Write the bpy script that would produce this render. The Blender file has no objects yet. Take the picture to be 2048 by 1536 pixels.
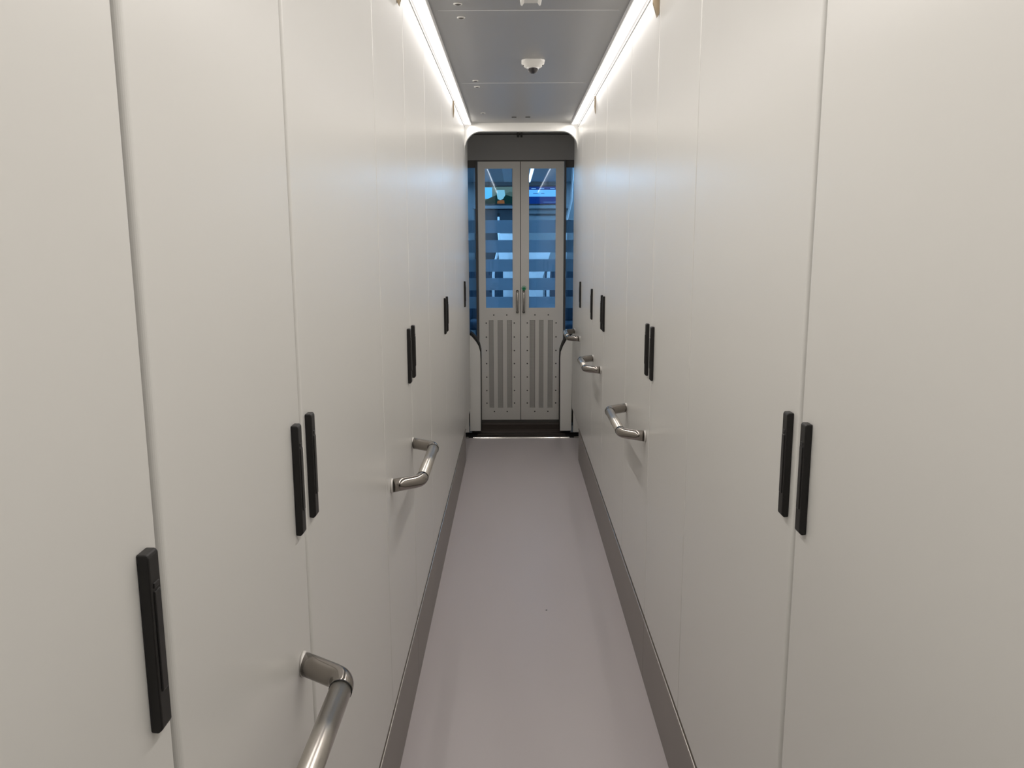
import bpy, bmesh, math
from mathutils import Vector, Matrix

S = bpy.context.scene
COL = S.collection
XL, XR = -0.343, 0.457          # wall faces
XC = (XL + XR) / 2
CEIL = 2.36
YEND = 6.30                      # where the corridor walls stop

# ------------------------------------------------------------------ materials
def mat(name, col, rough=0.5, metal=0.0, spec=0.5, noise=None, bump=None, coat=0.0):
    m = bpy.data.materials.new(name); m.use_nodes = True
    nt = m.node_tree; b = nt.nodes['Principled BSDF']
    b.inputs['Base Color'].default_value = (*col, 1)
    b.inputs['Roughness'].default_value = rough
    b.inputs['Metallic'].default_value = metal
    b.inputs['Specular IOR Level'].default_value = spec
    if coat:
        b.inputs['Coat Weight'].default_value = coat
        b.inputs['Coat Roughness'].default_value = 0.1
    tc = nt.nodes.new('ShaderNodeTexCoord')
    if noise:
        sc, amt, stretch = noise
        mp = nt.nodes.new('ShaderNodeMapping'); mp.inputs['Scale'].default_value = stretch
        n = nt.nodes.new('ShaderNodeTexNoise'); n.inputs['Scale'].default_value = sc
        n.inputs['Detail'].default_value = 6
        r = nt.nodes.new('ShaderNodeMapRange')
        r.inputs['To Min'].default_value = 1 - amt; r.inputs['To Max'].default_value = 1 + amt
        mx = nt.nodes.new('ShaderNodeMix'); mx.data_type = 'RGBA'; mx.blend_type = 'MULTIPLY'
        mx.inputs['Factor'].default_value = 1
        mx.inputs['A'].default_value = (*col, 1)
        nt.links.new(tc.outputs['Object'], mp.inputs['Vector'])
        nt.links.new(mp.outputs['Vector'], n.inputs['Vector'])
        nt.links.new(n.outputs['Fac'], r.inputs['Value'])
        nt.links.new(r.outputs['Result'], mx.inputs['B'])
        nt.links.new(mx.outputs['Result'], b.inputs['Base Color'])
    if bump:
        sc, st = bump
        n2 = nt.nodes.new('ShaderNodeTexNoise'); n2.inputs['Scale'].default_value = sc
        bp = nt.nodes.new('ShaderNodeBump'); bp.inputs['Strength'].default_value = st
        bp.inputs['Distance'].default_value = 0.002
        nt.links.new(tc.outputs['Object'], n2.inputs['Vector'])
        nt.links.new(n2.outputs['Fac'], bp.inputs['Height'])
        nt.links.new(bp.outputs['Normal'], b.inputs['Normal'])
    return m

def emit(name, col, strength):
    m = bpy.data.materials.new(name); m.use_nodes = True
    nt = m.node_tree; nt.nodes.clear()
    o = nt.nodes.new('ShaderNodeOutputMaterial'); e = nt.nodes.new('ShaderNodeEmission')
    e.inputs['Color'].default_value = (*col, 1); e.inputs['Strength'].default_value = strength
    nt.links.new(e.outputs[0], o.inputs['Surface'])
    return m

def glass(name, tint, ior=1.5):
    m = bpy.data.materials.new(name); m.use_nodes = True
    nt = m.node_tree; nt.nodes.clear()
    o = nt.nodes.new('ShaderNodeOutputMaterial'); mix = nt.nodes.new('ShaderNodeMixShader')
    t = nt.nodes.new('ShaderNodeBsdfTransparent'); t.inputs['Color'].default_value = (*tint, 1)
    g = nt.nodes.new('ShaderNodeBsdfGlossy'); g.inputs['Roughness'].default_value = 0.02
    f = nt.nodes.new('ShaderNodeFresnel'); f.inputs['IOR'].default_value = ior
    nt.links.new(f.outputs[0], mix.inputs[0]); nt.links.new(t.outputs[0], mix.inputs[1])
    nt.links.new(g.outputs[0], mix.inputs[2]); nt.links.new(mix.outputs[0], o.inputs['Surface'])
    return m

def film(name, dcol, tcol, fac):
    m = bpy.data.materials.new(name); m.use_nodes = True
    nt = m.node_tree; nt.nodes.clear()
    o = nt.nodes.new('ShaderNodeOutputMaterial'); mix = nt.nodes.new('ShaderNodeMixShader')
    mix.inputs[0].default_value = fac
    d = nt.nodes.new('ShaderNodeBsdfDiffuse'); d.inputs['Color'].default_value = (*dcol, 1)
    t = nt.nodes.new('ShaderNodeBsdfTranslucent'); t.inputs['Color'].default_value = (*tcol, 1)
    nt.links.new(d.outputs[0], mix.inputs[1]); nt.links.new(t.outputs[0], mix.inputs[2])
    nt.links.new(mix.outputs[0], o.inputs['Surface'])
    return m

M = dict(
    panel=mat('painted_panel', (0.655, 0.648, 0.622), 0.28, spec=0.5, noise=(3.0, 0.012, (1, 1, 1))),
    wall=mat('backing_grey', (0.09, 0.08, 0.072), 0.7),
    dwall=mat('end_wall_paint', (0.6, 0.585, 0.56), 0.6),
    ceil=mat('ceiling_satin', (0.31, 0.31, 0.312), 0.36, spec=0.5, noise=(2.0, 0.02, (1, 1, 1))),
    ceilseam=mat('ceiling_joint', (0.62, 0.62, 0.63), 0.5),
    floor=mat('vinyl_floor', (0.43, 0.396, 0.402), 0.30, spec=0.5, noise=(2.2, 0.05, (2, 0.5, 1)), bump=(90, 0.05)),
    speck=mat('dark_speck', (0.05, 0.05, 0.05), 0.8),
    skirt=mat('skirting_vinyl', (0.26, 0.238, 0.222), 0.5, noise=(4, 0.06, (1, 1, 1))),
    alu=mat('bright_trim', (0.62, 0.59, 0.55), 0.25, metal=1.0),
    chrome=mat('polished_strip', (0.8, 0.77, 0.73), 0.16, metal=1.0),
    steel=mat('brushed_steel', (0.56, 0.53, 0.49), 0.30, metal=1.0, noise=(40, 0.04, (1, 6, 1))),
    bracket=mat('satin_nickel', (0.31, 0.285, 0.26), 0.16, metal=1.0, noise=(12, 0.03, (1, 1, 1))),
    flange=mat('flange_white', (0.62, 0.60, 0.57), 0.4, metal=0.3),
    black=mat('black_plastic', (0.013, 0.012, 0.0115), 0.45, spec=0.35),
    black2=mat('black_plastic_glossy', (0.011, 0.0105, 0.0105), 0.33, spec=0.4),
    rubber=mat('black_rubber', (0.008, 0.008, 0.008), 0.6),
    dark=mat('dark_hole', (0.012, 0.012, 0.012), 0.9),
    tan=mat('brass_tan', (0.30, 0.235, 0.15), 0.5),
    white=mat('camera_white', (0.70, 0.69, 0.66), 0.4),
    dome=mat('smoked_dome', (0.015, 0.013, 0.016), 0.08, spec=0.6, coat=0.5),
    lamp=mat('lamp_housing', (0.55, 0.55, 0.55), 0.4),
    core=emit('led_core', (1.0, 0.955, 0.92), 9.5),
    diff=emit('led_diffuser', (1.0, 0.95, 0.91), 1.25),
    doorm=mat('door_grey_paint', (0.80, 0.78, 0.74), 0.42, noise=(8, 0.02, (1, 1, 1))),
    jamb=mat('jamb_dark', (0.09, 0.085, 0.08), 0.5),
    head=mat('header_grey', (0.36, 0.355, 0.35), 0.5),
    gside=mat('gangway_bounce_white', (0.78, 0.77, 0.75), 0.5),  # near-white put on the gangway sides to bounce light onto the door
    rear=mat('rear_dark', (0.07, 0.065, 0.06), 0.7),
    wing=mat('gangway_white', (0.90, 0.89, 0.85), 0.4),
    tread=mat('brown_tread', (0.065, 0.052, 0.045), 0.45),
    screw=mat('screw_grey', (0.06, 0.06, 0.06), 0.4, metal=0.6),
    green=mat('green_indicator', (0.03, 0.36, 0.17), 0.35),
    pale_green=mat('pale_ring', (0.42, 0.56, 0.47), 0.4),
    glass=glass('tinted_glass', (0.62, 0.80, 0.92), 1.6),
    sglass=glass('side_glass', (0.50, 0.63, 0.72), 1.5),
    film=film('frosted_film', (0.44, 0.52, 0.60), (0.72, 0.79, 0.86), 0.52),
    cwall=mat('carriage_wall', (0.24, 0.28, 0.31), 0.5),
    cceil=mat('carriage_ceiling', (0.36, 0.41, 0.45), 0.5),
    cfloor=mat('carriage_floor', (0.13, 0.15, 0.18), 0.5),
    cdark=mat('carriage_dark', (0.03, 0.045, 0.06), 0.6),
    cwhite=mat('carriage_white', (0.85, 0.88, 0.92), 0.35),
    cgrey=mat('carriage_grey', (0.46, 0.50, 0.53), 0.5),
    seat=mat('seat_cloth', (0.02, 0.05, 0.085), 0.85, noise=(60, 0.3, (1, 1, 1))),
    red=mat('red_antimacassar', (0.25, 0.02, 0.03), 0.8),
    clight=emit('carriage_led', (0.62, 0.81, 1.0), 19.0),
    clight2=emit('carriage_led_line', (0.72, 0.80, 1.0), 5.0),
    cpanel=mat('carriage_pale_panel', (0.62, 0.66, 0.70), 0.5),
    scr_top=emit('screen_blue', (0.012, 0.06, 0.30), 0.9),
    scr_light=emit('screen_light', (0.20, 0.55, 1.0), 1.5),
    scr_txt=emit('screen_text', (0.35, 0.6, 0.95), 1.1),
    scr_dim=emit('screen_dim_text', (0.12, 0.30, 0.62), 1.0),
    scr_sky=emit('screen_sky', (0.13, 0.55, 1.0), 1.6),
    scr_hill=emit('screen_hill', (0.012, 0.045, 0.04), 1.0),
    scr_haze=emit('screen_haze', (0.24, 0.30, 0.25), 0.9),
    scr_fall=emit('screen_pale', (0.5, 0.85, 0.95), 1.0),
    scr_orange=emit('screen_orange', (0.55, 0.16, 0.06), 0.9),
    hill2=emit('screen_far_hill', (0.16, 0.20, 0.16), 0.9),
    greenled=emit('indicator_led', (0.02, 0.5, 0.22), 0.5),
)

# ------------------------------------------------------------------ mesh helpers
class MB:
    def __init__(self): self.bm = bmesh.new()
    def box(self, x0, x1, y0, y1, z0, z1, bev=0, seg=2):
        b = bmesh.new()
        bmesh.ops.create_cube(b, size=1)
        for v in b.verts:
            v.co = ((x0 + x1) / 2 + v.co.x * (x1 - x0), (y0 + y1) / 2 + v.co.y * (y1 - y0), (z0 + z1) / 2 + v.co.z * (z1 - z0))
        if bev:
            bmesh.ops.bevel(b, geom=b.edges[:], offset=bev, segments=seg, affect='EDGES', profile=0.5)
        self._add(b); return self
    def _add(self, b):
        me = bpy.data.meshes.new('t'); b.to_mesh(me); b.free()
        self.bm.from_mesh(me); bpy.data.meshes.remove(me)
    def prism(self, pts, axis, a0, a1, bev=0, seg=2):
        """polygon in the two other axes, pushed along axis"""
        b = bmesh.new()
        def mk(p, a):
            if axis == 'y': return (p[0], a, p[1])
            if axis == 'x': return (a, p[0], p[1])
            return (p[0], p[1], a)
        v0 = [b.verts.new(mk(p, a0)) for p in pts]; v1 = [b.verts.new(mk(p, a1)) for p in pts]
        b.faces.new(v0); b.faces.new(v1[::-1])
        n = len(pts)
        for i in range(n): b.faces.new((v0[i], v1[i], v1[(i + 1) % n], v0[(i + 1) % n]))
        bmesh.ops.recalc_face_normals(b, faces=b.faces[:])
        if bev: bmesh.ops.bevel(b, geom=b.edges[:], offset=bev, segments=seg, affect='EDGES', profile=0.5)
        self._add(b); return self
    def tube(self, path, radii, n=28, caps=True):
        """swept ring along a list of points"""
        b = bmesh.new(); P = [Vector(p) for p in path]
        if not isinstance(radii, (list, tuple)): radii = [radii] * len(P)
        T = []
        for i in range(len(P)):
            a = (P[min(i + 1, len(P) - 1)] - P[max(i - 1, 0)]).normalized(); T.append(a)
        u = T[0].orthogonal().normalized(); rings = []
        for i, p in enumerate(P):
            u = (u - T[i] * u.dot(T[i])).normalized(); w = T[i].cross(u)
            rings.append([b.verts.new(p + (u * math.cos(2 * math.pi * k / n) + w * math.sin(2 * math.pi * k / n)) * radii[i]) for k in range(n)])
        for i in range(len(P) - 1):
            for k in range(n):
                f = b.faces.new((rings[i][k], rings[i][(k + 1) % n], rings[i + 1][(k + 1) % n], rings[i + 1][k])); f.smooth = True
        if caps:
            b.faces.new(rings[0][::-1]); b.faces.new(rings[-1])
        bmesh.ops.recalc_face_normals(b, faces=b.faces[:])
        self._add(b); return self
    def lathe(self, prof, c, axis='z', n=32, squeeze=(1, 1)):
        """prof: (radius, height) list; revolve about axis through c"""
        b = bmesh.new(); rings = []
        def mk(r, h, a):
            x, y = r * math.cos(a) * squeeze[0], r * math.sin(a) * squeeze[1]
            if axis == 'z': return Vector(c) + Vector((x, y, h))
            if axis == 'y': return Vector(c) + Vector((x, h, y))
            return Vector(c) + Vector((h, x, y))
        for r, h in prof:
            rings.append([b.verts.new(mk(max(r, 1e-5), h, 2 * math.pi * k / n)) for k in range(n)])
        for i in range(len(prof) - 1):
            for k in range(n):
                f = b.faces.new((rings[i][k], rings[i][(k + 1) % n], rings[i + 1][(k + 1) % n], rings[i + 1][k])); f.smooth = True
        b.faces.new(rings[0]); b.faces.new(rings[-1])
        bmesh.ops.recalc_face_normals(b, faces=b.faces[:])
        self._add(b); return self
    def build(self, name, material, parent=None, loc=None, smooth=False):
        me = bpy.data.meshes.new(name); self.bm.to_mesh(me); self.bm.free()
        me.materials.append(material)
        if smooth:
            for p in me.polygons: p.use_smooth = True
        o = bpy.data.objects.new(name, me); COL.objects.link(o)
        if parent: o.parent = parent
        if loc: o.location = loc
        return o

def tag(o, label=None, cat=None, group=None, kind=None):
    if label: o['label'] = label
    if cat: o['category'] = cat
    if group: o['group'] = group
    if kind: o['kind'] = kind
    return o
def empty(name, loc, label, cat, group=None, kind=None):
    o = bpy.data.objects.new(name, None); COL.objects.link(o); o.location = loc
    o.empty_display_size = 0.1
    return tag(o, label, cat, group, kind)
def struct(o, label, cat): return tag(o, label, cat, kind='structure')
def copy_part(o, parent, loc):
    c = o.copy(); COL.objects.link(c); c.parent = parent; c.location = loc
    for ch in o.children:
        d = ch.copy(); COL.objects.link(d); d.parent = c
    return c
def flat(o, a=35):
    """smooth shading only across shallow edges"""
    me = o.data
    for p in me.polygons: p.use_smooth = True
    me.set_sharp_from_angle(angle=math.radians(a))
    return o

# ------------------------------------------------------------------ corridor shell
YB = -3.20                       # wall behind the camera
struct(MB().box(-0.47, 0.59, YB, 6.29, -0.06, 0.0).build('floor', M['floor']), 'mauve grey vinyl floor running down the corridor', 'floor')
c = MB().box(-0.42, 0.53, YB, 6.0, CEIL, CEIL + 0.05).build('ceiling', M['ceil'])
struct(c, 'dull grey flat ceiling between the two light strips', 'ceiling')
for y in (3.10, 4.47, 1.73):
    MB().box(XL + 0.075, XR - 0.075, y - 0.003, y + 0.003, CEIL - 0.0012, CEIL).build('panel_joint', M['ceilseam'], c)
struct(MB().box(XL - 0.075, XL - 0.024, YB, YEND - 0.01, 0.27, CEIL + 0.05).build('wall_left', M['wall']), 'grey wall backing behind the doors on the left', 'wall')
struct(MB().box(XR + 0.024, XR + 0.075, YB, YEND - 0.01, 0.27, CEIL + 0.05).build('wall_right', M['wall']), 'grey wall backing behind the doors on the right', 'wall')
struct(MB().box(-0.5, 0.6, YB - 0.06, YB, -0.06, CEIL + 0.05).build('wall_rear', M['rear']), 'plain wall closing the corridor behind the viewer', 'wall')
# skirting with its shiny top trim
for side, X, s in (('left', XL, -1), ('right', XR, 1)):
    b = MB()
    yj = 2.69 if s > 0 else 2.685
    for a0, a1 in ((YB, yj - 0.0012), (yj + 0.0012, 5.62)):
        xa, xb = sorted((X + s * 0.0005, X + s * 0.05))
        b.box(xa, xb, a0, a1, 0.0, 0.226)
    o = b.build('baseboard_' + side, M['skirt'])
    struct(o, 'dark grey brown skirting along the foot of the %s wall' % side, 'skirting')
    xa, xb = sorted((X - s * 0.003, X + s * 0.04))
    t = MB()
    for a0, a1 in ((YB, yj - 0.002), (yj + 0.002, 5.62)):
        t.box(xa, xb, a0, a1, 0.226, 0.233, 0.0015)
    struct(t.build('trim_1' if s < 0 else 'trim_2', M['alu']), 'thin shiny metal trim on top of the %s skirting' % side, 'trim')
    # recess wall behind the stepped-back end of the skirting
    xa, xb = sorted((X + s * 0.10, X + s * 0.12))
    struct(MB().box(xa, xb, 5.62, 6.6, 0, 0.27).build('wall_recess_' + side, M['jamb']), 'dark recess at the far end of the %s skirting' % side, 'wall')
# cove weld line where floor meets skirting
# speck and scuffs on the floor
sp = MB().lathe([(0.004, 0), (0.0035, 0.0012), (0.001, 0.002)], (0, 0, 0), squeeze=(1, 0.6)).build('floor_speck', M['speck'], loc=(0.135, 3.235, 0))
tag(sp, 'tiny dark speck lying on the mauve grey floor', 'speck')

# ------------------------------------------------------------------ cabinet doors
def handle_mesh(s):
    """s=+1: sticks out towards +x (left wall); base on x=0"""
    H = 0.178
    b = MB()
    prof = [(0, -H / 2 + 0.001), (0.007, -H / 2), (0.0115, -H / 2 + 0.0045), (0.0115, H / 2 - 0.0035), (0.0095, H / 2), (0, H / 2)]
    b.prism([(s * x, z) for x, z in prof], 'y', -0.0105, 0.0105, 0.0016, 2)
    return b
def latch_mesh(s):
    xa, xb = sorted((s * 0.0105, s * 0.0132))
    b = MB().box(xa, xb, -0.0062, 0.0062, -0.048, 0.052, 0.0012, 2)
    xa, xb = sorted((s * 0.0105, s * 0.0127))
    b.box(xa, xb, -0.0055, 0.0055, 0.0545, 0.060, 0.0008, 2)
    return b
protoH = {}
def add_handle(door, wallside, yloc):
    s = 1 if wallside == 'left' else -1
    X = XL if s > 0 else XR
    loc = Vector((X, yloc, 1.181)) - door.location
    if wallside not in protoH:
        h = handle_mesh(s).build('handle', M['black'], door, loc); h['label'] = 'black plastic pull handle'
        latch_mesh(s).build('latch', M['black2'], h)
        protoH[wallside] = h
        return h
    h = copy_part(protoH[wallside], door, loc)
    return h
ZB, ZT = 0.243, 2.345
def panel(wallside, y0, y1, label, hy=None, g0=0.0024, g1=0.0024):
    s = 1 if wallside == 'left' else -1
    X = XL if s > 0 else XR
    nm = 'cabinet_door' if hy is not None else 'wall_panel'
    e = empty(nm, (X, (y0 + y1) / 2, ZB), label, 'cabinet door' if hy is not None else 'panel', 'flat panels lining the corridor')
    xa, xb = sorted((X, X - s * 0.02))
    b = MB().box(xa, xb, y0 + g0, y1 - g1, ZB, ZT)
    # rounded long edges on the corridor side
    geom = [ed for ed in b.bm.edges if all(abs(v.co.x - X) < 1e-5 for v in ed.verts) and abs(ed.verts[0].co.y - ed.verts[1].co.y) < 1e-5]
    big = [ed for ed in geom if (g0 > 0.003 and ed.verts[0].co.y < (y0 + y1) / 2) or (g1 > 0.003 and ed.verts[0].co.y > (y0 + y1) / 2)]
    small = [ed for ed in geom if ed not in big]
    if big: bmesh.ops.bevel(b.bm, geom=big, offset=0.007, segments=6, affect='EDGES', profile=0.5)
    small = [ed for ed in small if ed.is_valid]
    if small: bmesh.ops.bevel(b.bm, geom=small, offset=0.003, segments=4, affect='EDGES', profile=0.5)
    p = b.build('door_leaf' if hy is not None else 'panel_face', M['panel'], e, -e.location)
    if hy is not None: add_handle(e, wallside, hy)
    return e
L = 'left'; R = 'right'
struct(MB().box(XL - 0.024, XL, YB, -0.204, ZB, ZT).build('wall_rear_left', M['panel']), 'off-white wall behind the viewer on the left', 'wall')
struct(MB().box(XR, XR + 0.024, YB, -0.204, ZB, ZT).build('wall_rear_right', M['panel']), 'off-white wall behind the viewer on the right', 'wall')
panel(L, -0.20, 0.748, 'off-white cabinet door nearest the viewer on the left, ending in a wide dark gap', 0.707, g1=0.0055)
panel(L, 0.748, 1.276, 'off-white cabinet door behind the big steel grab rail in the lower left', 1.226, g0=0.0065, g1=0.004)
panel(L, 1.276, 2.097, 'off-white cabinet door on the left between the two grab rails, handle at near edge', 1.311, g0=0.005)
panel(L, 2.097, 2.682, 'off-white cabinet door on the left that carries the middle grab rail', 2.603)
panel(L, 2.682, 3.290, 'narrow off-white cabinet door on the left just beyond the middle grab rail', 2.712)
panel(L, 3.290, 4.065, 'off-white cabinet door on the left, nearer of the pair with twin handles before the portal', 4.002)
panel(L, 4.065, 4.860, 'off-white cabinet door on the left, farther of the pair with twin handles before the portal', 4.118)
panel(L, 4.860, 5.680, 'last off-white cabinet door on the left, single handle next to the portal', 5.645)
panel(L, 5.680, YEND, 'off-white panel without handle at the far end of the left wall')
panel(R, -0.20, 1.270, 'large off-white cabinet door nearest the viewer on the right', 1.224, g1=0.005)
panel(R, 1.270, 2.093, 'wide off-white cabinet door on the right, second from the viewer', 1.308, g0=0.005)
panel(R, 2.093, 2.685, 'off-white cabinet door on the right, third from the viewer, without a grab rail', 2.640)
panel(R, 2.685, 3.295, 'off-white cabinet door behind the nearest grab rail on the right', 2.740)
panel(R, 3.295, 4.120, 'off-white cabinet door on the right between the nearest and the second grab rail', 4.088)
panel(R, 4.120, 4.700, 'off-white cabinet door behind the second grab rail on the right', 4.178)
panel(R, 4.700, 5.530, 'off-white cabinet door on the right between the second and the last grab rail', 4.722)
panel(R, 5.530, YEND, 'off-white cabinet door at the far end of the right wall behind the last grab rail', 5.545)

# ------------------------------------------------------------------ grab rails
def bez(a, b_, c_, n=8):
    a, b_, c_ = Vector(a), Vector(b_), Vector(c_)
    return [a * (1 - t) ** 2 + b_ * 2 * t * (1 - t) + c_ * t * t for t in [i / n for i in range(n + 1)]]
def grab_rail(wallside, yn, yf, label):
    s = 1 if wallside == 'left' else -1
    X = XL if s > 0 else XR
    zc = 0.877; d = 0.078
    e = empty('grab_rail', (X, (yn + yf) / 2, zc), label, 'grab rail', 'steel grab rails on the corridor walls')
    y0, y1 = yn - e.location.y, yf - e.location.y
    for (yb, dr) in ((y0, 1), (y1, -1)):
        ye = yb + dr * 0.078          # where the bar begins
        elbow = yb + dr * 0.052
        path = [Vector((s * 0.004, yb, 0)), Vector((s * 0.03, yb + dr * 0.017, 0)), Vector((s * 0.056, yb + dr * 0.034, 0))]
        path += bez((s * 0.062, yb + dr * 0.038, 0), (s * d, yb + dr * 0.049, 0), (s * d, ye, 0), 9)
        rad = [0.0185] * 3 + [0.0182] * 8 + [0.0176, 0.0176]
        rad = rad[:len(path)]
        br = MB().tube(path, rad, 32).build('bracket', M['bracket'], e)
        MB().lathe([(0.0165, 0), (0.0205, 0.0005), (0.0205, 0.0035), (0.0188, 0.006), (0.0165, 0.0065)], (0, yb, 0), axis='x', n=32, squeeze=(1, 1)).build('flange', M['flange'], br) if s > 0 else \
            MB().lathe([(0.0165, 0), (0.0205, -0.0005), (0.0205, -0.0035), (0.0188, -0.006), (0.0165, -0.0065)], (0, yb, 0), axis='x', n=32).build('flange', M['flange'], br)
        # grub screw hole under the bracket, on the inner side of the bend
        nrm = Vector((-s * 0.48, dr * 0.80, -0.36)).normalized()
        cpt = Vector((s * 0.036, yb + dr * 0.0175, 0)) + nrm * 0.0170
        MB().tube([cpt, cpt + nrm * 0.0022], 0.0036, 16).build('screw_hole', M['dark'], br)
        # thin dark joint ring between bracket and bar
        MB().tube([(s * d, ye - dr * 0.0005, 0), (s * d, ye + dr * 0.0022, 0)], 0.0180, 32).build('joint_ring', M['rubber'], br)
    MB().tube([(s * d, y0 + 0.079, 0), (s * d, y1 - 0.079, 0)], 0.0170, 32).build('bar', M['steel'], e)
    return e
grab_rail(L, 0.765, 1.213, 'large brushed steel grab rail in the lower left corner of the photo')
grab_rail(L, 2.180, 2.660, 'brushed steel grab rail halfway along the left wall')
grab_rail(R, 2.752, 3.236, 'brushed steel grab rail nearest the viewer on the right wall')
grab_rail(R, 4.205, 4.640, 'brushed steel grab rail in the middle of three on the right wall')
grab_rail(R, 5.575, 6.06, 'brushed steel grab rail beside the portal on the right wall')

# ------------------------------------------------------------------ ceiling fittings
LAMP_W = 17.2
for side, X, s in ((L, XL, 1), (R, XR, -1)):
    e = empty('ceiling_light', (X + s * 0.03, 2.5, CEIL), 'long glowing white light strip above the %s wall' % side, 'ceiling light', 'light strips along the ceiling')
    xa, xb = sorted((X + s * 0.003, X + s * 0.047))
    MB().box(xa, xb, -0.85, 5.93, CEIL - 0.014, CEIL - 0.004, 0.003).build('diffuser', M['diff'], e, -e.location)
    xa, xb = sorted((X + s * 0.030, X + s * 0.043))
    MB().box(xa, xb, -0.83, 5.91, CEIL - 0.0155, CEIL - 0.0135).build('led_core', M['core'], e, -e.location)
    b = MB()
    for q in (0.0015, 0.0505):
        xa, xb = sorted((X + s * (q - 0.0015), X + s * (q + 0.0015)))
        b.box(xa, xb, -0.86, 5.935, CEIL - (0.030 if q < 0.01 else 0.016), CEIL)
    b.build('housing', M['lamp'], e, -e.location)
    ld = bpy.data.lights.new('led_strip', 'AREA'); ld.shape = 'RECTANGLE'; ld.size = 0.030; ld.size_y = 6.78
    ld.energy = LAMP_W; ld.color = (1.0, 0.945, 0.895); ld.spread = math.radians(136)
    lo = bpy.data.objects.new('led_strip', ld); COL.objects.link(lo); lo.parent = e
    lo.location = Vector((X + s * 0.026, 2.54, CEIL - 0.027)) - e.location
    lo.rotation_euler = (0, math.radians(-44) * s, 0)

def dome_camera(y, x, label):
    e = empty('security_camera', (x, y, CEIL), label, 'security camera')
    # squarish base that tapers downwards with clipped corners
    b = bmesh.new(); rings = []
    def ring(h, w, cc):
        pts = [(-w, -w + cc), (-w + cc, -w), (w - cc, -w), (w, -w + cc), (w, w - cc), (w - cc, w), (-w + cc, w), (-w, w - cc)]
        return [b.verts.new((px, py, h)) for px, py in pts]
    for h, w, cc in ((0, 0.053, 0.020), (-0.008, 0.053, 0.020), (-0.013, 0.050, 0.021), (-0.028, 0.036, 0.021), (-0.030, 0.033, 0.020)):
        rings.append(ring(h, w, cc))
    for i in range(len(rings) - 1):
        for k in range(8):
            b.faces.new((rings[i][k], rings[i][(k + 1) % 8], rings[i + 1][(k + 1) % 8], rings[i + 1][k]))
    b.faces.new(rings[0]); b.faces.new(rings[-1]); bmesh.ops.recalc_face_normals(b, faces=b.faces[:])
    bmesh.ops.bevel(b, geom=b.edges[:], offset=0.002, segments=2, affect='EDGES')
    m = MB(); m._add(b); flat(m.build('housing', M['white'], e), 40)
    MB().lathe([(0.022, -0.028), (0.029, -0.028), (0.0295, -0.032), (0.0275, -0.034), (0.022, -0.033)], (0, 0, 0)).build('collar', M['white'], e)
    prof = [(0.0262 * math.cos(a), -0.031 - 0.025 * math.sin(a)) for a in [i * math.pi / 2 / 10 for i in range(11)]]
    MB().lathe(prof, (0, 0, 0)).build('dome', M['dome'], e)
    for q in (-1, 1):
        MB().lathe([(0.003, -0.010), (0.003, -0.0225)], (q * 0.0445, -0.0, 0)).build('screw', M['screw'], e)
    return e
dome_camera(3.94, 0.092, 'white dome security camera with black lens in the middle of the ceiling')
cs = MB().prism([(-0.037, 0), (0.037, 0), (0.034, -0.015), (0.029, -0.016), (0.024, -0.007), (-0.024, -0.007), (-0.029, -0.016), (-0.034, -0.015)], 'y', -0.035, 0.035, 0.002).build('ceiling_bracket', M['white'], loc=(0.062, 2.955, CEIL))
tag(cs, 'small white ceiling bracket cut off by the top edge of the photo', 'bracket')

plug = None
for (x, y, lab) in ((-0.191, 3.013, 'round ceiling fastener nearest the viewer, left of the cut-off bracket'),
                    (-0.191, 3.189, 'round ceiling fastener just behind the nearest ceiling joint on the left'),
                    (-0.194, 4.399, 'round ceiling fastener in front of the farther ceiling joint'),
                    (-0.193, 4.568, 'round ceiling fastener just behind the farther ceiling joint'),
                    (-0.195, 5.486, 'round ceiling fastener farthest along the left light strip, near the portal')):
    e = empty('ceiling_fastener', (x, y, CEIL), lab, 'fastener', 'round fasteners in the ceiling')
    if plug is None:
        rim = MB().lathe([(0.012, 0), (0.0155, -0.0005), (0.015, -0.0035), (0.0125, -0.0045), (0.011, -0.003)], (0, 0, 0)).build('rim', M['white'], e)
        core = MB().lathe([(0.0112, 0), (0.0112, -0.0036), (0.006, -0.006), (0.001, -0.0065)], (0, 0, 0)).build('plug', M['jamb'], e)
        plug = (rim, core)
    else:
        for p in plug: copy_part(p, e, (0, 0, 0))
for x, lab in ((0.006, 'left one of two short dark slots at the far end of the ceiling'), (0.098, 'right one of two short dark slots at the far end of the ceiling')):
    o = MB().box(-0.016, 0.016, -0.012, 0.012, -0.004, 0, 0.0015).build('ceiling_slot', M['jamb'], loc=(x, 5.67, CEIL))
    tag(o, lab, 'slot', 'slots at the end of the ceiling')

# small tan wedge clips at the top of the doors
def clip(wallside, y, label, k=1.0):
    s = 1 if wallside == 'left' else -1
    X = XL if s > 0 else XR
    b = MB().prism([(0, 0.0), (0, 0.085), (s * 0.018 * k, 0.085), (s * 0.020 * k, 0.03), (s * 0.006 * k, -0.012)], 'y', -0.008 * k, 0.008 * k, 0.001)
    o = b.build('hinge_clip', M['tan'], loc=(X, y, 2.245))
    tag(o, label, 'hinge clip', 'small tan clips under the light strips')
clip(L, 2.565, 'small tan clip at the top edge of the photo beside the left light strip')
clip(R, 2.705, 'small tan clip at the top edge of the photo beside the right light strip')
clip(L, 4.83, 'thin tan clip high on the left wall close to the portal', 0.4)
clip(R, 4.70, 'thin tan clip high on the right wall close to the portal', 0.4)

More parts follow.
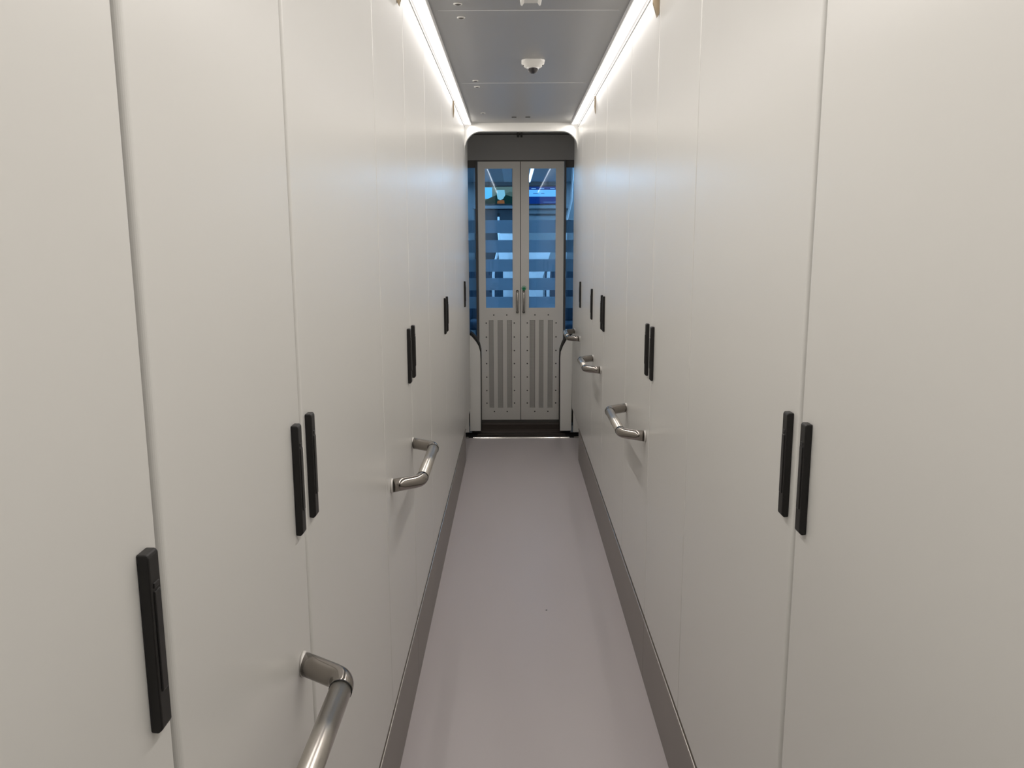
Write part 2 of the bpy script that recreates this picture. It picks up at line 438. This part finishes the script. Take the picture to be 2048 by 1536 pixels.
# ------------------------------------------------------------------ portal
def arch_pts():
    zt, r = 2.303, 0.125
    xl, xr = XL + 0.0, XR - 0.0
    pts = [(XL, CEIL + 0.04), (XL, zt - r)]
    for i in range(0, 13):
        a = math.pi - i * math.pi / 2 / 12
        pts.append((xl + r * 0.88 + r * 0.88 * math.cos(a), zt - r + r * math.sin(a)))
    for i in range(0, 13):
        a = math.pi / 2 - i * math.pi / 2 / 12
        pts.append((xr - r * 0.88 + r * 0.88 * math.cos(a), zt - r + r * math.sin(a)))
    pts += [(XR, CEIL + 0.04)]
    out = []
    for p in pts:
        if not out or (abs(p[0] - out[-1][0]) + abs(p[1] - out[-1][1])) > 1e-5: out.append(p)
    return out
o = flat(MB().prism(arch_pts(), 'y', 5.94, 5.99).build('trim_3', M['wing']), 40)
struct(o, 'white round-cornered portal head at the end of the corridor', 'portal')
# dark gangway ceiling behind the portal head, sides whitened to bounce light
YD = 6.75
struct(MB().box(-0.50, 0.61, 5.995, YD + 0.10, 2.42, 2.48).build('ceiling_gangway', M['head']), 'dark ceiling of the short gangway', 'ceiling')
struct(MB().box(-0.50, -0.44, YEND - 0.01, YD, 0.0, 2.42).build('wall_gangway_left', M['gside']), 'side of the gangway on the left, whitened to bounce light', 'wall')
struct(MB().box(0.55, 0.61, YEND - 0.01, YD, 0.0, 2.42).build('wall_gangway_right', M['gside']), 'side of the gangway on the right, whitened to bounce light', 'wall')
h = MB().box(-0.47, 0.58, YD - 0.005, YD + 0.06, 2.182, 2.42).build('wall_header', M['head'])
struct(h, 'dark grey header panel above the glazed double door', 'wall')
MB().box(-0.44, 0.55, YD - 0.012, YD - 0.004, 2.376, 2.384).build('upper_rail', M['jamb'], h)
hk = MB().box(0.030, 0.046, YD - 0.03, YD - 0.005, 2.355, 2.40, 0.002).box(0.058, 0.074, YD - 0.03, YD - 0.005, 2.355, 2.40, 0.002).build('door_closer', M['jamb'])
tag(hk, 'small dark catch at the middle of the header above the door', 'catch')
# floor edge of the gangway
hr = [(6.291 + 0.010 * math.cos(a), -0.004 + 0.012 * math.sin(a)) for a in [i * math.pi / 10 for i in range(11)]]
e = MB()
for xa, xb in ((XL + 0.018, XR - 0.018), (XL - 0.06, XL - 0.018), (XR + 0.018, XR + 0.06)): e.prism(hr, 'x', xa, xb)
e = flat(e.build('trim_4', M['chrome']), 60)
struct(e, 'shiny metal threshold strip across the end of the floor', 'threshold')
b = MB().box(-0.48, 0.60, 6.30, 6.60, -0.08, -0.030)
struct(b.build('floor_gangway', M['rubber']), 'black rubber floor gap between the corridor and the glazed door', 'floor')
st = empty('step_plate', (0.057, 6.6, -0.03), 'dark brown ribbed step below the glazed double door', 'step')
MB().box(-0.35, 0.47, 6.585, YD + 0.0, -0.08, -0.022, 0.004).build('tread', M['tread'], st, -st.location)
MB().box(-0.31, 0.43, 6.69, YD + 0.08, -0.08, 0.022, 0.003).build('riser', M['tread'], st, -st.location)
MB().box(-0.30, 0.42, 6.43, 6.445, -0.03, -0.019, 0.003).build('rib', M['tread'], st, -st.location)
MB().box(-0.30, 0.42, 6.50, 6.515, -0.03, -0.019, 0.003).build('rib', M['tread'], st, -st.location)
# frontal legs of the portal under the wall panels, white wing panels with rubber edge
for side, s, X in ((L, -1, XL), (R, 1, XR)):
    xa, xb = sorted((X + s * 0.10, X + s * 0.0215))
    o = MB().box(xa, xb, 6.42, 6.44, 0.012, 0.30, 0.004).build('portal_leg', M['wing'])
    tag(o, 'low white end panel under the far end of the %s wall' % side, 'panel', 'white end panels beside the gangway')
    if s < 0:
        P = [(-0.360, 0.800), (-0.340, 0.786), (-0.304, 0.742), (-0.284, 0.707), (-0.272, 0.660), (-0.270, 0.600), (-0.273, 0.008)]
        outer = [(-0.360, 0.008)]
    else:
        P = [(0.474, 0.800), (0.451, 0.786), (0.423, 0.752), (0.397, 0.706), (0.379, 0.660), (0.375, 0.600), (0.377, 0.008)]
        outer = [(0.468, 0.008)]
    e = empty('gangway_wing', (X, 6.5, 0.008), 'low white curved side panel with black rubber edge on the %s of the door' % side, 'gangway panel', 'white side panels in the gangway')
    # inner edge pulled in a little at the top, rounded front edge
    b = MB().prism(P + outer, 'y', 6.50, 6.56)
    flat(b.build('wing_panel', M['wing'], e, -e.location), 40)
    # rubber edge band standing behind the panel, a touch larger than it
    Q = [(x - s * 0.004 - (0 if i > 4 else s * 0.006 * (5 - i) / 5), z + (0.018 if i < 3 else 0.012 if i == 3 else 0.006 if i == 4 else 0.0)) for i, (x, z) in enumerate(P)]
    band = P[::-1] + Q
    flat(MB().prism(band[:], 'y', 6.515, 6.64).build('rubber_edge', M['rubber'], e, -e.location), 40)

# ------------------------------------------------------------------ glazed double door
ZB_, ZT_ = 0.046, 2.171
def holes(x0, x1, z0, z1, nx, nz, y):
    """perforated strip: flat sheet with nx by nz square openings"""
    b = bmesh.new()
    cw = (x1 - x0) / nx; ch = (z1 - z0) / nz
    xs = [x0]; zs = [z0]
    for i in range(nx): xs += [x0 + cw * (i + 0.20), x0 + cw * (i + 0.82)]
    for i in range(nz): zs += [z0 + ch * (i + 0.20), z0 + ch * (i + 0.82)]
    xs.append(x1); zs.append(z1)
    V = [[b.verts.new((x, y, z)) for z in zs] for x in xs]
    for i in range(len(xs) - 1):
        for j in range(len(zs) - 1):
            if i % 2 == 1 and j % 2 == 1: continue
            b.faces.new((V[i][j], V[i + 1][j], V[i + 1][j + 1], V[i][j + 1]))
    m = MB(); m._add(b); return m
stripes = [(1.605, 1.709), (1.448, 1.549), (1.292, 1.393), (1.140, 1.239), (0.990, 1.085)]
screw_proto = None
def leaf(idx, x0, x1, g0, g1, cols, screws, label, hx, hinge):
    global screw_proto
    e = empty('door_%d' % idx, (hinge, YD, ZB_), label, 'door', 'leaves of the glazed double door', 'structure')
    off = -e.location
    T = 0.035; y0, y1 = YD, YD + T
    b = MB()
    b.box(x0, g0, y0, y1, ZB_, ZT_).box(g1, x1, y0, y1, ZB_, ZT_)
    b.box(g0, g1, y0, y1, 2.120, ZT_).box(g0, g1, y0, y1, 0.925, 0.990)
    # sheet between the perforated strips
    zs0, zs1 = 0.147, 0.894
    b.box(g0, g1, y0, y1, 0.894, 0.925).box(g0, g1, y0, y1, ZB_, zs0)
    edges = [g0] + [c_ for pr in cols for c_ in pr] + [g1]
    for i in range(0, len(edges), 2):
        b.box(edges[i], edges[i + 1], y0, y1, zs0, zs1)
    fr = b.build('frame', M['doorm'], e, off)
    MB().box(g0 + 0.004, g1 - 0.004, y1 - 0.006, y1 - 0.001, zs0 - 0.01, zs1 + 0.01).build('backing', M['dark'], e, off)
    for (c0, c1) in cols:
        holes(c0, c1, zs0, zs1, 4, 72, y0 + 0.001).build('perforated_strip', M['doorm'], e, off)
    # glass and its frosted stripes
    gl = MB().box(g0, g1, y0 + 0.014, y0 + 0.020, 0.990, 2.120).build('glass_pane', M['glass'], e, off)
    for z0, z1 in stripes:
        MB().box(g0 + 0.001, g1 - 0.001, y0 + 0.0205, y0 + 0.0212, z0, z1).build('frosted_stripe', M['film'], gl)
    if idx == 1:
        MB().box(x1 - 0.002, x1 + 0.0068, y0 + 0.012, y0 + 0.03, ZB_, ZT_).build('rubber_seal', M['rubber'], e, off)
    # slim glazing bead
    bd = MB()
    for a in ((g0, g0 + 0.004, 0.990, 2.120), (g1 - 0.004, g1, 0.990, 2.120), (g0, g1, 2.116, 2.120), (g0, g1, 0.990, 0.994)):
        bd.box(a[0], a[1], y0 + 0.004, y0 + 0.013, a[2], a[3])
    bd.build('glazing_bead', M['doorm'], e, off)
    # pull handle
    hm = MB().tube([(hx, y0, 1.128), (hx, y0 - 0.022, 1.128), (hx, y0 - 0.03, 1.120), (hx, y0 - 0.03, 0.974), (hx, y0 - 0.022, 0.966), (hx, y0, 0.966)], 0.0085, 20)
    h_ = hm.build('pull_handle', M['steel'], e, off)
    for z in (1.132, 0.962):
        MB().lathe([(0.011, 0), (0.011, -0.004), (0.009, -0.006)], (hx, y0, z), axis='y', n=20).build('foot', M['screw'], h_)
    for (x, z) in screws:
        loc = Vector((x, y0, z)) + off
        if screw_proto is None:
            screw_proto = MB().lathe([(0.0058, 0), (0.0055, -0.002), (0.002, -0.003)], (0, 0, 0), axis='y', n=14).build('screw', M['screw'], e, loc)
        else: copy_part(screw_proto, e, loc)
    return e
zsc = (0.869, 0.752, 0.638, 0.528, 0.413, 0.298, 0.190)
def scr(xa, xb, xc, xd):
    return [(x, z) for x in (xa, xb) for z in zsc] + [(x, z) for x in (xc, xd) for z in (0.936, 0.117)]
lf = leaf(1, -0.287, 0.0545, -0.234, -0.004, [(-0.209, -0.168), (-0.136, -0.090), (-0.058, -0.013)], scr(-0.229, 0.004, -0.166, -0.058),
     'left leaf of the grey glazed double door, plain pull handle', 0.030, -0.287)
rf = leaf(2, 0.0595, 0.409, 0.123, 0.348, [(0.131, 0.180), (0.209, 0.249), (0.282, 0.327)], scr(0.112, 0.352, 0.176, 0.287),
     'right leaf of the grey glazed double door, green lock indicator', 0.083, 0.409)
lf.rotation_euler.z = math.radians(-0.1)
lk = MB().lathe([(0.020, 0), (0.020, -0.006), (0.017, -0.009), (0.012, -0.009)], (0.085, YD, 1.160), axis='y', n=28).build('lock_indicator', M['pale_green'], rf, -rf.location)
lk['label'] = 'pale green round lock indicator'
MB().lathe([(0.0145, -0.008), (0.0140, -0.0105), (0.006, -0.012)], (0.085, YD, 1.153), axis='y', n=24).build('indicator_face', M['green'], lk)
MB().box(0.081, 0.089, YD - 0.0135, YD - 0.0115, 1.151, 1.159, 0.001).build('slot', M['dark'], lk)
# jambs and side lights
fr = MB().box(-0.308, -0.289, YD - 0.008, YD + 0.05, 0.02, 2.182, 0.003).box(0.412, 0.428, YD - 0.008, YD + 0.05, 0.02, 2.182, 0.003)
fr.box(-0.308, 0.428, YD + 0.004, YD + 0.05, 2.1725, 2.182).box(-0.289, 0.412, YD + 0.004, YD + 0.05, 0.02, 0.0445)
struct(fr.build('trim_5', M['jamb']), 'dark slim frame around the glazed double door', 'door frame')
for i, (xa, xb, side) in enumerate(((-0.47, -0.308, L), (0.428, 0.58, R))):
    e = empty('window_%d' % (i + 1), ((xa + xb) / 2, YD, 0.0), 'narrow blue tinted side window on the %s of the double door' % side, 'window', None, 'structure')
    gl = MB().box(xa, xb, YD + 0.012, YD + 0.018, 0.60, 2.124).build('glass_pane', M['sglass'], e, -e.location)
    for z0, z1 in stripes:
        MB().box(xa + 0.001, xb - 0.001, YD + 0.0185, YD + 0.0192, z0, z1).build('frosted_stripe', M['film'], gl)
    MB().box(xa, xb, YD, YD + 0.03, 2.124, 2.182).box(xa, xb, YD, YD + 0.03, 0.02, 0.60).build('window_frame', M['jamb'], e, -e.location)

# ------------------------------------------------------------------ carriage beyond the door
CY0, CY1 = YD + 0.10, 12.8
struct(MB().box(-1.35, 1.45, CY0, CY1 + 0.1, -0.03, 0.03).build('floor_carriage', M['cfloor']), 'dark floor of the carriage beyond the door', 'floor')
cc = MB().box(-1.35, 1.45, CY0, CY1 + 0.1, 2.42, 2.47).build('ceiling_carriage', M['cceil'])
struct(cc, 'bluish ceiling of the carriage beyond the door', 'ceiling')
struct(MB().box(-1.41, -1.35, CY0, CY1 + 0.1, -0.03, 2.47).build('wall_carriage_left', M['cwall']), 'left side wall of the carriage beyond the door', 'wall')
struct(MB().box(1.45, 1.51, CY0, CY1 + 0.1, -0.03, 2.47).build('wall_carriage_right', M['cwall']), 'right side wall of the carriage beyond the door', 'wall')
struct(MB().box(-1.41, 1.51, CY1, CY1 + 0.08, -0.03, 2.47).build('wall_carriage_end', M['cwall']), 'blue grey end wall of the carriage beyond the door', 'wall')
for xa, xb, nm in ((-1.41, -0.47, 'left'), (0.58, 1.51, 'right')):
    struct(MB().box(xa, xb, CY0 - 0.03, CY0, -0.03, 2.47).build('wall_carriage_front_' + nm, M['cwall']), 'carriage end wall beside the %s side window' % nm, 'wall')
struct(MB().box(-0.47, 0.58, CY0 - 0.03, CY0, 2.30, 2.47).build('wall_carriage_front_top', M['cwall']), 'carriage end wall above the double door', 'wall')

def lightbar(x, y0, y1, label, m, w=0.05):
    e = empty('carriage_light', (x, y0, 2.42), label, 'ceiling light', 'lights in the carriage ceiling')
    MB().box(x - w, x + w, y0, y1, 2.405, 2.416, 0.003).build('diffuser', m, e, -e.location)
    MB().box(x - w - 0.012, x + w + 0.012, y0 - 0.012, y1 + 0.012, 2.412, 2.42).build('housing', M['cgrey'], e, -e.location)
lightbar(0.235, CY0 + 0.2, 12.6, 'bright ceiling light seen through the right door pane', M['clight2'], 0.02)
lightbar(-1.08, CY0 + 0.2, 12.6, 'ceiling light of the carriage hidden left of the door', M['clight'], 0.16)
lightbar(1.20, CY0 + 0.2, 12.6, 'ceiling light of the carriage hidden right of the door', M['clight'], 0.16)
o = MB().box(-0.14, -0.02, CY0 + 0.2, 12.6, 2.408, 2.42, 0.003).build('ceiling_duct', M['cpanel']); tag(o, 'pale ceiling duct seen through the left door pane', 'duct')

# twin passenger information screens on the far end wall
def screen(x0, x1, label):
    e = empty('display_screen', ((x0 + x1) / 2, CY1, 2.09), label, 'screen', 'screens on the carriage end wall')
    MB().box(x0 - 0.03, x1 + 0.03, CY1 - 0.07, CY1, 2.075, 2.365, 0.006).build('casing', M['cdark'], e, -e.location)
    return e
ys = CY1 - 0.071
def face(e, name, x0, x1, z0, z1, m, lift=0.0):
    return MB().box(x0, x1, ys - 0.002 - lift, ys - lift, z0, z1).build(name, m, e, -e.location)
s1 = screen(-0.459, 0.017, 'left screen beyond the glass showing a green hill landscape')
face(s1, 'picture', -0.459, 0.017, 2.094, 2.348, M['scr_haze'])
face(s1, 'picture_sky', -0.459, -0.325, 2.17, 2.338, M['scr_sky'], 0.002)
MB().prism([(-0.459, 2.094), (-0.459, 2.13), (-0.36, 2.185), (-0.255, 2.225), (-0.20, 2.24), (-0.11, 2.225), (-0.03, 2.205), (0.017, 2.19), (0.017, 2.094)], 'y', ys - 0.006, ys - 0.0045).build('picture_hill', M['scr_hill'], s1, -s1.location)
MB().prism([(-0.115, 2.25), (-0.05, 2.275), (0.017, 2.26), (0.017, 2.20), (-0.115, 2.22)], 'y', ys - 0.0045, ys - 0.003).build('picture_far_hill', M['hill2'], s1, -s1.location)
MB().prism([(-0.255, 2.30), (-0.135, 2.30), (-0.125, 2.22), (-0.16, 2.165), (-0.20, 2.15), (-0.24, 2.165), (-0.25, 2.22)], 'y', ys - 0.009, ys - 0.0065).build('picture_mist', M['scr_fall'], s1, -s1.location)
MB().prism([(-0.25, 2.098), (-0.135, 2.098), (-0.14, 2.145), (-0.19, 2.155), (-0.245, 2.135)], 'y', ys - 0.009, ys - 0.0065).build('picture_foreground', M['scr_orange'], s1, -s1.location)
s2 = screen(0.194, 0.678, 'right screen beyond the glass showing blue timetable bars')
face(s2, 'picture', 0.194, 0.678, 2.094, 2.348, M['scr_top'])
face(s2, 'picture_bar', 0.194, 0.678, 2.200, 2.300, M['scr_light'], 0.002)
for x0, x1 in ((0.275, 0.345), (0.40, 0.47), (0.56, 0.63)):
    face(s2, 'text_line', x0, x1, 2.316, 2.326, M['scr_txt'], 0.002)
for x0, x1 in ((0.30, 0.38), (0.42, 0.475)):
    face(s2, 'text_line', x0, x1, 2.240, 2.250, M['scr_dim'], 0.0045)
face(s2, 'text_line', 0.46, 0.65, 2.112, 2.122, M['scr_dim'], 0.002)

# bulkhead strip and dark doorway under the screens
o = MB().box(-0.62, 0.86, CY1 - 0.10, CY1, 2.02, 2.07, 0.004).build('bulkhead_ledge', M['cwall']); tag(o, 'grey ledge running under both carriage screens', 'ledge')
o = MB().box(-0.60, 0.05, CY1 - 0.04, CY1 - 0.001, 0.03, 2.015, 0.005).build('bulkhead_door', M['cdark']); bd_ = tag(o, 'dark end door of the far carriage under the left screen', 'door')
o = MB().box(0.10, 0.80, CY1 - 0.03, CY1, 1.925, 1.945, 0.003).build('wall_rail', M['cdark']); tag(o, 'thin dark rail on the end wall under the right screen', 'rail')
MB().box(-0.246, -0.214, 12.752, 12.762, 1.77, 1.90, 0.003).build('glow_strip', emit('glow_strip_emission', (0.45, 0.68, 1.0), 1.6), bd_)  # bright upright strip with glow put into its material; no window known here
MB().box(-0.252, -0.208, 12.748, 12.762, 1.92, 1.955, 0.004).build('latch', M['rubber'], bd_)
# curved white partition (left) and flat white draught screen (right)
cxp, cyp, rp = -0.02, 11.6, 0.17
pts = [(cxp + rp * math.cos(a) * 1.0, cyp + rp * math.sin(a)) for a in [math.pi * 1.0 + i * math.pi * 0.62 / 14 for i in range(15)]]
m = MB().prism([(p[0] - 0.02, p[1]) for p in pts] + [(pts[-1][0] - 0.02, 11.9), (pts[0][0] - 0.02, 11.9)], 'z', 0.03, 1.64)
tag(flat(m.build('partition_column', M['cwhite']), 40), 'white rounded partition column beyond the left door pane', 'partition')
m = MB().prism([(0.10, 0.03), (0.40, 0.03), (0.40, 1.05), (0.53, 1.47), (0.53, 1.50), (0.10, 1.50)], 'y', 11.2, 11.24, 0.004)
tag(m.build('draught_screen', M['cwhite']), 'pale blue lit draught screen beyond the right door pane', 'partition')
def seat(x, y, rz, label):
    e = empty('passenger_chair', (x, y, 0.03), label, 'seat', 'blue seats in the carriage')
    e.rotation_euler.z = rz
    MB().box(-0.22, 0.22, -0.22, 0.22, 0.38, 0.50, 0.04, 4).build('seat_cushion', M['seat'], e)
    flat(MB().prism([(0.18, 0.45), (0.27, 1.02), (0.26, 1.18), (0.20, 1.22), (0.13, 1.17), (0.10, 0.50)], 'x', -0.22, 0.22, 0.02, 3).build('backrest', M['seat'], e), 40)
    hd = MB().box(-0.13, 0.13, 0.125, 0.27, 1.16, 1.235, 0.02, 3).build('headrest', M['red'], e)
    MB().box(-0.05, 0.05, -0.10, 0.10, 0.0, 0.40, 0.01).build('pedestal', M['cgrey'], e)
    return e
seat(-0.36, 10.6, 0, 'dark blue seat seen through the left door pane')
seat(0.62, 10.3, 0, 'dark blue seat seen through the right door pane')
seat(-0.72, 9.2, 0, 'dark blue seat showing low in the left side window')
seat(0.90, 9.2, 0, 'dark blue seat showing low in the right side window')
def pole(pts, label, r=0.016):
    o = MB().tube(pts, r, 16).build('grab_pole', M['cwhite']); tag(o, label, 'pole', 'white poles in the carriage')
pole([(-0.185, 10.0, 1.72), (-0.165, 10.0, 1.50), (-0.205, 10.0, 1.36), (-0.225, 10.0, 1.28), (-0.245, 10.0, 1.15), (-0.25, 10.0, 1.0), (-0.25, 10.0, 0.03)],
     'white bent pole beside the blue seat beyond the left pane')
pole([(0.455, 10.0, 1.30), (0.43, 10.0, 1.20), (0.42, 10.0, 1.0), (0.42, 10.0, 0.03)], 'white bent pole beside the blue seat beyond the right pane', 0.02)
pole([(0.62, 8.6, 2.42), (0.60, 8.6, 1.95), (0.545, 8.6, 1.72), (0.535, 8.6, 1.0), (0.535, 8.6, 0.03)], 'slanting pole seen in the upper right side window', 0.012)

# ------------------------------------------------------------------ camera
f, p, y, r = 1626.0, math.radians(10.05), math.radians(-0.14), math.radians(-0.2)
fw = Vector((math.sin(y) * math.cos(p), math.cos(y) * math.cos(p), -math.sin(p)))
rt = Vector((math.cos(y), -math.sin(y), 0)); up = rt.cross(fw)
rt2 = rt * math.cos(r) + up * math.sin(r); up2 = -rt * math.sin(r) + up * math.cos(r)
cam = bpy.data.cameras.new('camera'); co = bpy.data.objects.new('camera', cam); COL.objects.link(co)
co.matrix_world = Matrix(((rt2.x, up2.x, -fw.x, 0), (rt2.y, up2.y, -fw.y, 0), (rt2.z, up2.z, -fw.z, 1.55), (0, 0, 0, 1)))
cam.sensor_width = 36; cam.lens = f / 2048 * 36; cam.clip_start = 0.02
S.camera = co

w = bpy.data.worlds.new('world'); S.world = w; w.use_nodes = True
w.node_tree.nodes['Background'].inputs['Color'].default_value = (0.5, 0.55, 0.6, 1)
w.node_tree.nodes['Background'].inputs['Strength'].default_value = 0.05
S.view_settings.view_transform = 'Standard'; S.view_settings.look = 'None'
S.view_settings.gamma = 1; S.view_settings.exposure = 0.0; S.view_settings.use_curve_mapping = False
S.cycles.use_denoising = True
S.cycles.max_bounces = 14; S.cycles.diffuse_bounces = 8; S.cycles.transparent_max_bounces = 24
S.cycles.sample_clamp_indirect = 6
